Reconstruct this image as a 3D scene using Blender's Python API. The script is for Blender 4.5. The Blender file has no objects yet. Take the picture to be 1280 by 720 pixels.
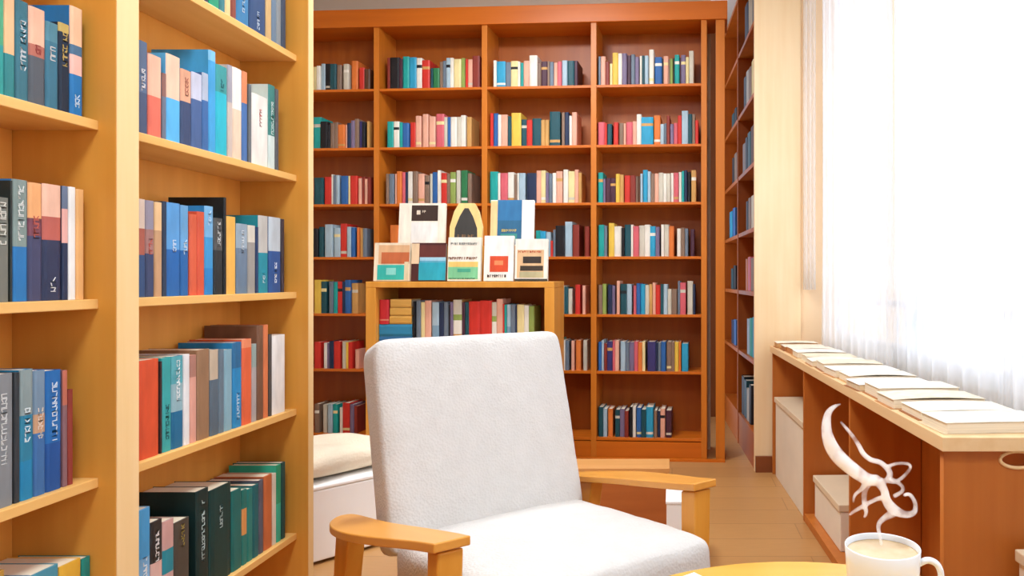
import bpy, bmesh, math, random, re
from mathutils import Vector, Matrix
random.seed(7)
S = bpy.context.scene
C = S.collection
PI = math.pi
CX, CY, F, H = 840.0, 348.0, 900.0, 1.10      # vanishing point, focal length in px, eye height

def wx(px, d): return (px-CX)/F*d
def wz(py, d): return H-(py-CY)/F*d

# ------------------------------------------------------------------ materials
def s2l(c): return c/12.92 if c <= .04045 else ((c+.055)/1.055)**2.4
def rgb(h):
    h = h.lstrip('#'); return tuple(s2l(int(h[i:i+2], 16)/255) for i in (0, 2, 4))+(1,)
MC = {}
def mat(name, col, rough=.5, var=.10, scale=(6, 6, 6), bump=0, bscale=40, metal=0, spec=.4, col2=None):
    if name in MC: return MC[name]
    m = bpy.data.materials.new(name); m.use_nodes = True
    nt = m.node_tree; b = nt.nodes['Principled BSDF']
    tc = nt.nodes.new('ShaderNodeTexCoord'); mp = nt.nodes.new('ShaderNodeMapping')
    mp.inputs['Scale'].default_value = scale
    nz = nt.nodes.new('ShaderNodeTexNoise'); nz.inputs['Scale'].default_value = 1.0; nz.inputs['Detail'].default_value = 4
    nt.links.new(tc.outputs['Object'], mp.inputs['Vector']); nt.links.new(mp.outputs['Vector'], nz.inputs['Vector'])
    mx = nt.nodes.new('ShaderNodeMix'); mx.data_type = 'RGBA'
    c = rgb(col); d = rgb(col2) if col2 else tuple(v*(1-var*2) for v in c[:3])+(1,)
    mx.inputs['A'].default_value = d
    mx.inputs['B'].default_value = c if col2 else tuple(min(1, v*(1+var*.6)) for v in c[:3])+(1,)
    rp = nt.nodes.new('ShaderNodeMapRange'); rp.inputs['From Min'].default_value = .3; rp.inputs['From Max'].default_value = .7
    nt.links.new(nz.outputs['Fac'], rp.inputs['Value']); nt.links.new(rp.outputs['Result'], mx.inputs['Factor'])
    nt.links.new(mx.outputs['Result'], b.inputs['Base Color'])
    b.inputs['Roughness'].default_value = rough; b.inputs['Metallic'].default_value = metal
    b.inputs['Specular IOR Level'].default_value = spec
    if bump:
        n2 = nt.nodes.new('ShaderNodeTexNoise'); n2.inputs['Scale'].default_value = bscale; n2.inputs['Detail'].default_value = 3
        nt.links.new(tc.outputs['Object'], n2.inputs['Vector'])
        bp = nt.nodes.new('ShaderNodeBump'); bp.inputs['Strength'].default_value = bump; bp.inputs['Distance'].default_value = .01
        nt.links.new(n2.outputs['Fac'], bp.inputs['Height']); nt.links.new(bp.outputs['Normal'], b.inputs['Normal'])
    MC[name] = m
    return m
def wood(name, col, col2, axis='z', rough=.42):
    st = {'z': (22, 22, 1.6), 'x': (1.6, 22, 22), 'y': (22, 1.6, 22)}[axis]
    return mat(name, col, rough=rough, scale=st, col2=col2)

W_LEFT = wood('birch_wood', '#dea045', '#d5953c')
W_LEFTH = wood('birch_wood_shelf', '#eebb70', '#e4ad5e', 'y')
W_LBACK = wood('birch_back_panel', '#f0a448', '#e4983c')
W_BACK = wood('orange_wood', '#d07822', '#c26c1a')
W_BACKH = wood('orange_wood_shelf', '#d06c12', '#c2620e', 'x')
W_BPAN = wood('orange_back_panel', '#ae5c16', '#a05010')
W_SIDE = wood('side_case_wood', '#bc6218', '#ae5812')
W_END = wood('pale_end_panel', '#f6dcb2', '#f0d0a0')
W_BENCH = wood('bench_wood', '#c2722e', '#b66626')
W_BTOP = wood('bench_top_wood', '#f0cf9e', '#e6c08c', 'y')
W_RACK = wood('rack_pine', '#e4a044', '#d69034')
W_CHAIR = wood('chair_oak', '#e29c3c', '#d68e2e', 'z', .35)
W_CHAIRA = wood('chair_arm_oak', '#e4a048', '#d8923a', 'y', .3)
W_TABLE = wood('table_birch', '#eebb5c', '#e6ad4c', 'x', .25)
PAGE = mat('page_paper', '#efe2c8', .8, .08, (3, 3, 200))
WALL = mat('grey_beige_plaster', '#e6dccb', .9, .03, (2, 2, 2))
PEACH = mat('peach_plaster', '#f0cfa6', .9, .03, (2, 2, 2))
CEIL = mat('white_plaster', '#eeeae2', .9, .02, (2, 2, 2))

# ------------------------------------------------------------------ object helpers
def tag(o, label=None, cat=None, group=None, kind=None):
    if label: o['label'] = label
    if cat: o['category'] = cat
    if group: o['group'] = group
    if kind: o['kind'] = kind
    return o
def obj(name, bm, m, parent=None, smooth=False, loc=None, rotz=0):
    me = bpy.data.meshes.new(name); bmesh.ops.recalc_face_normals(bm, faces=bm.faces); bm.to_mesh(me); bm.free()
    for mm in (m if isinstance(m, (list, tuple)) else [m]): me.materials.append(mm)
    o = bpy.data.objects.new(name, me); C.objects.link(o)
    if smooth:
        for p in me.polygons: p.use_smooth = True
    if parent: o.parent = parent
    if loc is not None: o.location = loc
    o.rotation_euler.z = rotz
    return o
def empty(name, loc=(0, 0, 0), rz=0):
    o = bpy.data.objects.new(name, None); o.empty_display_size = .1; C.objects.link(o)
    o.location = loc; o.rotation_euler.z = rz; return o
def box(bm, a, b, mi=0, M=None, bev=0):
    x0, y0, z0 = a; x1, y1, z1 = b
    t = bmesh.new()
    vs = [t.verts.new(p) for p in ((x0,y0,z0),(x1,y0,z0),(x1,y1,z0),(x0,y1,z0),(x0,y0,z1),(x1,y0,z1),(x1,y1,z1),(x0,y1,z1))]
    for f in ((0,3,2,1),(4,5,6,7),(0,1,5,4),(1,2,6,5),(2,3,7,6),(3,0,4,7)): t.faces.new([vs[i] for i in f])
    if bev: bmesh.ops.bevel(t, geom=list(t.edges), offset=bev, segments=2, affect='EDGES', profile=.5)
    join(bm, t, mi, M)
def join(bm, t, mi=0, M=None):
    mp = {}
    for v in t.verts: mp[v] = bm.verts.new(M @ v.co if M else v.co)
    for f in t.faces:
        try:
            g = bm.faces.new([mp[v] for v in f.verts]); g.material_index = mi; g.smooth = f.smooth
        except ValueError: pass
    t.free()
def bx(name, a, b, m, parent=None, bev=.0, **k):
    bm = bmesh.new(); box(bm, a, b, 0, None, bev); return obj(name, bm, m, parent, **k)
def prism(bm, poly, z0, z1, mi=0):
    lo = [bm.verts.new((x, y, z0)) for x, y in poly]; hi = [bm.verts.new((x, y, z1)) for x, y in poly]
    n = len(poly); fs = [bm.faces.new(lo[::-1]), bm.faces.new(hi)]
    for i in range(n): fs.append(bm.faces.new((lo[i], lo[(i+1) % n], hi[(i+1) % n], hi[i])))
    for f in fs: f.material_index = mi
def lathe(bm, prof, n=48, cx=0, cy=0):
    rings = []
    for r, z in prof:
        rings.append([bm.verts.new((cx+r*math.cos(2*PI*i/n), cy+r*math.sin(2*PI*i/n), z)) for i in range(n)] if r > 1e-6 else [bm.verts.new((cx, cy, z))])
    for a, b in zip(rings, rings[1:]):
        for i in range(n):
            j = (i+1) % n
            q = [a[i % len(a)], a[j % len(a)], b[j % len(b)], b[i % len(b)]]
            u = []
            for v in q:
                if v not in u: u.append(v)
            if len(u) > 2: bm.faces.new(u).smooth = True
def tube(bm, pts, rads, n=10):
    rings = []
    P = [Vector(p) for p in pts]
    for i, p in enumerate(P):
        t = (P[min(i+1, len(P)-1)]-P[max(i-1, 0)]).normalized()
        u = t.cross(Vector((.13, .98, .11))).normalized(); v = t.cross(u).normalized()
        rings.append([bm.verts.new(p+(u*math.cos(2*PI*k/n)+v*math.sin(2*PI*k/n))*rads[i]) for k in range(n)])
    for a, b in zip(rings, rings[1:]):
        for k in range(n): bm.faces.new((a[k], a[(k+1) % n], b[(k+1) % n], b[k])).smooth = True
    bm.faces.new(rings[0][::-1]); bm.faces.new(rings[-1])
def catmull(pts, m=6):
    out = []
    n = len(pts)
    for i in range(n-1):
        p0, p1, p2, p3 = pts[max(i-1, 0)], pts[i], pts[i+1], pts[min(i+2, n-1)]
        for k in range(m):
            t = k/m
            out.append(tuple(.5*((2*b)+(-a+c)*t+(2*a-5*b+4*c-d)*t*t+(-a+3*b-3*c+d)*t**3) for a, b, c, d in zip(p0, p1, p2, p3)))
    out.append(tuple(pts[-1])); return out
def bevmod(o, w, seg=3, sub=0):
    m = o.modifiers.new('bevel', 'BEVEL'); m.width = w; m.segments = seg; m.limit_method = 'ANGLE'
    if sub:
        s = o.modifiers.new('sub', 'SUBSURF'); s.levels = s.render_levels = sub
    return o

# ------------------------------------------------------------------ the setting
def struct(name, a, b, m, **k):
    return tag(bx(name, a, b, m, **k), kind='structure')
FLOOR = bpy.data.materials.new('floor_planks'); FLOOR.use_nodes = True
nt = FLOOR.node_tree; b = nt.nodes['Principled BSDF']
tc = nt.nodes.new('ShaderNodeTexCoord'); br = nt.nodes.new('ShaderNodeTexBrick')
br.inputs['Scale'].default_value = 1; br.inputs['Brick Width'].default_value = 1.1; br.inputs['Row Height'].default_value = .19
br.inputs['Mortar Size'].default_value = .0025
br.inputs['Color1'].default_value = rgb('#c6935a'); br.inputs['Color2'].default_value = rgb('#be8b54'); br.inputs['Mortar'].default_value = rgb('#a97a48')
nz = nt.nodes.new('ShaderNodeTexNoise'); mp = nt.nodes.new('ShaderNodeMapping'); mp.inputs['Scale'].default_value = (2, 25, 2)
mm = nt.nodes.new('ShaderNodeMix'); mm.data_type = 'RGBA'; mm.blend_type = 'MULTIPLY'; mm.inputs['Factor'].default_value = .18
nt.links.new(tc.outputs['Object'], br.inputs['Vector']); nt.links.new(tc.outputs['Object'], mp.inputs['Vector']); nt.links.new(mp.outputs['Vector'], nz.inputs['Vector'])
nt.links.new(br.outputs['Color'], mm.inputs['A']); nt.links.new(nz.outputs['Fac'], mm.inputs['B']); nt.links.new(mm.outputs['Result'], b.inputs['Base Color'])
b.inputs['Roughness'].default_value = .35
CZ = 3.05
struct('floor', (-2.65, -3.2, -.06), (1.9, 5.9, 0), FLOOR)
struct('ceiling', (-2.65, -3.2, CZ), (1.9, 5.9, CZ+.08), CEIL)
struct('wall_left', (-2.75, -3.2, 0), (-2.65, 5.9, CZ), WALL)
BROT = -math.atan(.064)                                   # back bookcase stands 3.7 degrees off square
BL = (-.479, 4.40)                                         # a point of its front plane
wb = struct('wall_back', (-2.4, .275, 0), (.71, .36, CZ), WALL, loc=(BL[0], BL[1], 0), rotz=BROT)
struct('wall_front', (-2.65, -3.3, 0), (1.9, -3.2, CZ), mat('brown_plaster', '#b3906a', .9, .03))
struct('wall_alcove', (.0, 5.72, 0), (1.2, 5.8, CZ), wood('alcove_wood', '#8a4c22', '#7a421c'))
# window wall follows the line X = .97-.065(Y-2)
def WXL(y): return .97-.065*(y-2)
WROT = math.atan(.065)
wl0 = (WXL(0), 0.0)
def wallbox(name, y0, y1, z0, z1, t0, t1, m):
    return struct(name, (t0, y0, z0), (t1, y1, z1), m, loc=(wl0[0], wl0[1], 0), rotz=WROT)
OFF = .06
wallbox('wall_right', -3.2, 4.14, 0, .745, OFF, OFF+.14, CEIL)
wallbox('wall_right_header', -3.2, 4.14, 2.9, CZ, OFF, OFF+.14, CEIL)
struct('wall_end', (.735, 4.125, 0), (1.9, 4.22, CZ), PEACH)
struct('baseboard_end', (.474, 4.078, 0), (.735, 4.098, .09), wood('dark_baseboard', '#8a4a22', '#7c4020', 'x'))
GL = bpy.data.materials.new('window_glass'); GL.use_nodes = True
nt = GL.node_tree; nt.nodes.clear(); out = nt.nodes.new('ShaderNodeOutputMaterial'); tr = nt.nodes.new('ShaderNodeBsdfTransparent')
gg = nt.nodes.new('ShaderNodeBsdfGlossy'); gg.inputs['Roughness'].default_value = .05; mx = nt.nodes.new('ShaderNodeMixShader'); mx.inputs[0].default_value = .06
nt.links.new(tr.outputs[0], mx.inputs[1]); nt.links.new(gg.outputs[0], mx.inputs[2]); nt.links.new(mx.outputs[0], out.inputs[0])
FRM = mat('window_frame_paint', '#d5d9dc', .5, .03)
ys = [4.08, 3.03, 2.05, 1.07, .05, -1.0, -2.05, -3.1]
for i in range(len(ys)-1):
    a, c = ys[i+1], ys[i]
    bm = bmesh.new()
    for p, q in (((OFF+.03, a-.03, .745), (OFF+.09, a+.03, 2.9)), ((OFF+.03, c-.03, .745), (OFF+.09, c, 2.9)),
                 ((OFF+.03, a+.03, .745), (OFF+.09, c-.03, .80)), ((OFF+.03, a+.03, 2.85), (OFF+.09, c-.03, 2.9)),
                 ((OFF+.04, a+.03, .97), (OFF+.08, c-.03, 1.0))):
        box(bm, p, q)
    w = tag(obj('window_%d' % (i+1), bm, FRM, loc=(wl0[0], 0, 0), rotz=WROT), kind='structure')
    bm = bmesh.new(); box(bm, (OFF+.056, a+.03, .80), (OFF+.062, c-.03, 2.85))
    tag(obj('glass_pane', bm, GL, parent=w), kind='structure')

# ------------------------------------------------------------------ curtains
CUR = bpy.data.materials.new('sheer_curtain'); CUR.use_nodes = True
nt = CUR.node_tree; nt.nodes.clear(); out = nt.nodes.new('ShaderNodeOutputMaterial')
tr = nt.nodes.new('ShaderNodeBsdfTransparent'); tl = nt.nodes.new('ShaderNodeBsdfTranslucent'); df = nt.nodes.new('ShaderNodeBsdfDiffuse')
tl.inputs[0].default_value = (.93, .93, .93, 1); df.inputs[0].default_value = (.9, .9, .9, 1)
m1 = nt.nodes.new('ShaderNodeMixShader'); m2 = nt.nodes.new('ShaderNodeMixShader'); m1.inputs[0].default_value = .3
tc = nt.nodes.new('ShaderNodeTexCoord'); wv = nt.nodes.new('ShaderNodeTexWave'); wv.inputs['Scale'].default_value = 9; wv.bands_direction = 'Y'
wv.inputs['Distortion'].default_value = 1.5
mr = nt.nodes.new('ShaderNodeMapRange'); mr.inputs['To Min'].default_value = .42; mr.inputs['To Max'].default_value = .60
nt.links.new(tc.outputs['Object'], wv.inputs['Vector']); nt.links.new(wv.outputs['Fac'], mr.inputs['Value']); nt.links.new(mr.outputs['Result'], m2.inputs[0])
nt.links.new(tl.outputs[0], m1.inputs[1]); nt.links.new(df.outputs[0], m1.inputs[2]); nt.links.new(tr.outputs[0], m2.inputs[1]); nt.links.new(m1.outputs[0], m2.inputs[2]); nt.links.new(m2.outputs[0], out.inputs[0])
def curtain(y0, y1, z0, z1, label, off=.0, cyc=9, along='y', x0=0, x1=0, parent=None):
    bm = bmesh.new(); N = cyc*12; rows = 10; g = []
    for r in range(rows+1):
        z = z0+(z1-z0)*r/rows; am = .014*(1-.35*r/rows)
        row = []
        for k in range(N+1):
            t = k/N; w = am*math.sin(2*PI*cyc*t+.5*math.sin(3*r/rows))+.004*math.sin(2*PI*2.3*t+r*.2)
            row.append(bm.verts.new((off+w, y0+(y1-y0)*t, z) if along == 'y' else (x0+(x1-x0)*t, y0+w, z)))
        g.append(row)
    for r in range(rows):
        for k in range(N): bm.faces.new((g[r][k], g[r][k+1], g[r+1][k+1], g[r+1][k])).smooth = True
    o = obj('sheer_curtain', bm, CUR) if along == 'x' else obj('sheer_curtain', bm, CUR, loc=(wl0[0], 0, 0), rotz=WROT)
    sm = o.modifiers.new('cloth', 'SOLIDIFY'); sm.thickness = .0012
    return tag(o, label, 'curtain', 'sheer curtains along the windows')
curtain(4.04, 2.97, .55, 2.88, 'sheer white curtain over the window beside the pale wooden end panel', off=-.002)
curtain(3.07, 2.01, .55, 2.88, 'sheer white curtain over the second window from the pale wooden end panel', off=.037)
curtain(2.10, 1.02, .55, 2.88, 'sheer white curtain over the window above the bench end with oval grip', off=-.002)
curtain(1.11, .0, .55, 2.88, 'sheer white curtain cut off by the edge of the photo', off=.037, cyc=8)
curtain(.08, -.98, .55, 2.88, 'sheer white curtain beside the round coffee table', off=-.002, cyc=7)
c6 = curtain(4.085, 4.085, 1.036, 2.9, 'short narrow white curtain hanging against the end wall above the bench', along='x', cyc=3, x0=.745, x1=.815)
bm = bmesh.new(); tube(bm, [(.018, 4.06, 2.892), (.018, -1.1, 2.892)], [.009, .009]);
tag(obj('curtain_rail', bm, mat('rail_metal', '#c8c8c8', .3, .02, metal=1), loc=(wl0[0], 0, 0), rotz=WROT), 'thin metal curtain rail above the windows', 'curtain rail')

# ------------------------------------------------------------------ books
PAL = dict(k='#1c1a1e', n='#24314f', b='#2f65a5', c='#2f9ec4', t='#1fa39b', T='#1d4f58', g='#2f7a4a', G='#93a552', y='#e8c04a', Y='#ead79a', o='#e27a35',
           r='#d23328', R='#8c3428', p='#e9ac92', P='#d7626c', m='#4d2a3a', u='#7d6d8a', v='#3d376e', w='#ebe4d6', l='#a9c0cc', s='#6f7c8a', e='#8a6f5c',
           d='#5c3a26', a='#cf9c58', z='#cfc7b4')
NAMES = [('black', '#1c1a1e'), ('navy blue', '#24314f'), ('blue', '#2f65a5'), ('bright blue', '#2f8fd0'), ('pale blue', '#a9c8e0'), ('teal', '#1fa39b'), ('dark teal', '#1d4f58'),
         ('green', '#2f7a4a'), ('olive green', '#93a552'), ('yellow', '#e8c04a'), ('pale yellow', '#ead79a'), ('orange', '#e27a35'), ('red', '#d23328'),
         ('dark red', '#8c3428'), ('peach', '#e9ac92'), ('rose', '#d7626c'), ('maroon', '#4d2a3a'), ('mauve', '#7d6d8a'), ('violet', '#3d376e'), ('cream', '#ebe4d6'),
         ('slate grey', '#6f7c8a'), ('dark grey', '#45484c'), ('brown', '#8a6f5c'), ('dark brown', '#5c3a26'), ('tan', '#cf9c58'), ('beige', '#cfc7b4'), ('light grey', '#b6bcc4')]
def cname(h):
    h = h.lstrip('#'); c = [int(h[i:i+2], 16) for i in (0, 2, 4)]
    return min(NAMES, key=lambda n: sum((int(n[1][1+i*2:3+i*2], 16)-c[i])**2 for i in range(3)))[0]
def cloth(hexc):
    h = hexc.lstrip('#'); return mat('book_cloth_'+h, '#'+h, .5, .10, (30, 30, 8), spec=.35)
def cover_bm(bm, w, d, h, bands, mi0=0, M=None, pages=None, simple=False):
    """hardback case: spine and two boards as one U-shaped profile, split in height into colour bands"""
    t = min(.0020, w*.16); bl = min(.004, w*.2)
    if simple:
        prof = [(-w/2, d), (-w/2, bl), (-w*.3, 0), (w*.3, 0), (w/2, bl), (w/2, d), (w/2-t, d), (w/2-t, bl+t), (-w/2+t, bl+t), (-w/2+t, d)]
    else:
        prof = [(-w/2, d), (-w/2, bl), (-w*.44, bl*.45), (-w*.3, bl*.1), (w*.3, bl*.1), (w*.44, bl*.45), (w/2, bl), (w/2, d), (w/2-t, d), (w/2-t, bl+t), (-w/2+t, bl+t), (-w/2+t, d)]
    X = (lambda p: M @ Vector(p)) if M else (lambda p: p)
    zs = [0]+[h*(1-f) for f, _ in reversed(bands[:-1])]+[h]
    mis = [mi0+len(bands)-1-i for i in range(len(bands))]
    rings = [[bm.verts.new(X((x, y, z))) for x, y in prof] for z in zs]
    n = len(prof)
    f = bm.faces.new(rings[0][::-1]); f.material_index = mis[0]
    f = bm.faces.new(rings[-1]); f.material_index = mi0+len(bands)-1; ns = n-7
    for k in range(len(zs)-1):
        for i in range(n):
            f = bm.faces.new((rings[k][i], rings[k][(i+1) % n], rings[k+1][(i+1) % n], rings[k+1][i])); f.material_index = mis[k] if 1 <= i <= ns else mi0+len(bands)-1
    if pages is not None:
        box(bm, (-w/2+t*1.05, bl+t*1.05, .003), (w/2-t*1.05, d-.004, h-.004), pages, M)
    return t, bl
def norm_bands(b):
    if isinstance(b, str): return [(1, b)]
    return b
def lettering(w, h, z0, z1, rot, rnd):
    bm = bmesh.new(); y = -.0006
    def st(a, bq, th):
        (x0, za), (x1, zb) = a, bq
        dx, dz = x1-x0, zb-za; L = math.hypot(dx, dz) or 1e-4; nx, nz_ = -dz/L*th/2, dx/L*th/2
        q = [(x0+nx, za+nz_), (x1+nx, zb+nz_), (x1-nx, zb-nz_), (x0-nx, za-nz_)]
        lo = [bm.verts.new((p[0], y, p[1])) for p in q]; hi = [bm.verts.new((p[0], .0012, p[1])) for p in q]
        bm.faces.new(lo[::-1]); bm.faces.new(hi)
        for i in range(4): bm.faces.new((lo[i], lo[(i+1) % 4], hi[(i+1) % 4], hi[i]))
    gw = min(w*.40, .0105); z = z1*h
    while z > z0*h+gw*.6:
        s = gw*rnd.uniform(.55, .8); a = gw/2
        th = gw*.13
        for _ in range(rnd.choice((3, 3, 4))):
            k = rnd.randrange(4)
            seg = [((-a, z), (a, z)), ((-a, z-s), (a, z-s)), ((-a, z), (-a+rnd.uniform(0, .4)*gw, z-s)), ((a, z), (rnd.uniform(-.2, 1)*a, z-s))][k]
            st(*seg, th)
        z -= s*1.3
    return bm
BOOKS = 0
def make_book(loc, rz, w, d, h, bands, parts=False, text=None, lean=0, name='book', label=None, group=None, pagecol=None, rnd=random):
    global BOOKS
    bands = norm_bands(bands); BOOKS += 1; loc = (loc[0], loc[1], loc[2]+.0004)
    bm = bmesh.new()
    mats = [cloth(c) for _, c in bands]
    pm = PAGE if not pagecol else mat('page_'+pagecol.lstrip('#'), pagecol, .8, .06, (3, 3, 200))
    if parts:
        t, bl = cover_bm(bm, w, d, h, bands)
        o = obj(name, bm, mats, loc=loc, rotz=rz)
        p = bmesh.new(); box(p, (-w/2+t*1.05, bl+t*1.05, .003), (w/2-t*1.05, d-.004, h-.0012)); obj('pages', p, pm, o)
        if text:
            col, z0, z1 = text
            obj('spine_lettering', lettering(w, h, z0, z1, 0, rnd), mat('foil_'+col.lstrip('#'), col, .5, .05), o)
    else:
        cover_bm(bm, w, d, h, bands, pages=len(mats), simple=True)
        o = obj(name, bm, mats+[pm], loc=loc, rotz=rz)
    if lean:
        o.rotation_euler = (0, lean, rz)
    tag(o, label, 'book', group)
    return o

# ------------------------------------------------------------------ left bookcase (spines face +X)
XP, XS, XB, XK = -1.15, -1.186, -1.375, -1.20
ZS = [2.185, 1.805, 1.426, 1.057, .688, .296]
bc = empty('bookcase', (-1.26, 1.5, 0)); tag(bc, 'tall pale birch bookcase with deep open shelves standing in front', 'bookcase')
def lb(name, a, b, m, bev=.0015):
    o = bx(name, a, b, m, bc, bev=bev); o.location = (1.26, -1.5, 0); return o
Yn, Yd0, Yd1, Yf = .785, 1.489, 1.552, 2.275
for y0, y1 in ((Yn-.032, Yn), (Yd0, Yd0+.031), (Yd0+.032, Yd1), (Yf, Yf+.032)): lb('side_panel', (XB, y0, 0), (XP, y1, 2.6), W_LEFT)
EDGE = wood('birch_edge_lit', '#f4cf98', '#ecc486')  # same birch as the panels, window light on the front edges put into the colour
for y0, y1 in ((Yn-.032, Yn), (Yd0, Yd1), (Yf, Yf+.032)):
    e_ = lb('lit_edge', (XP+.0002, y0+.0008, 0), (XP+.0014, y1-.0008, 2.6), EDGE, 0); e_['label'] = 'front edge strip with window light put into its paler colour'
for y0, y1 in ((Yn, Yd0), (Yd1, Yf)):
    for z in ZS+[.08]: lb('shelf', (XB+.012, y0, z-.02), (XS, y1, z), W_LEFTH)
    lb('back_panel', (XB, y0, .0), (XB+.011, y1, 2.58), W_LBACK)
    lb('plinth', (XP-.04, y0, 0), (XP-.02, y1, .06), W_LEFT)
    lb('top_panel', (XB+.012, y0, 2.58), (XP, y1, 2.6), W_LEFTH)

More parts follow.
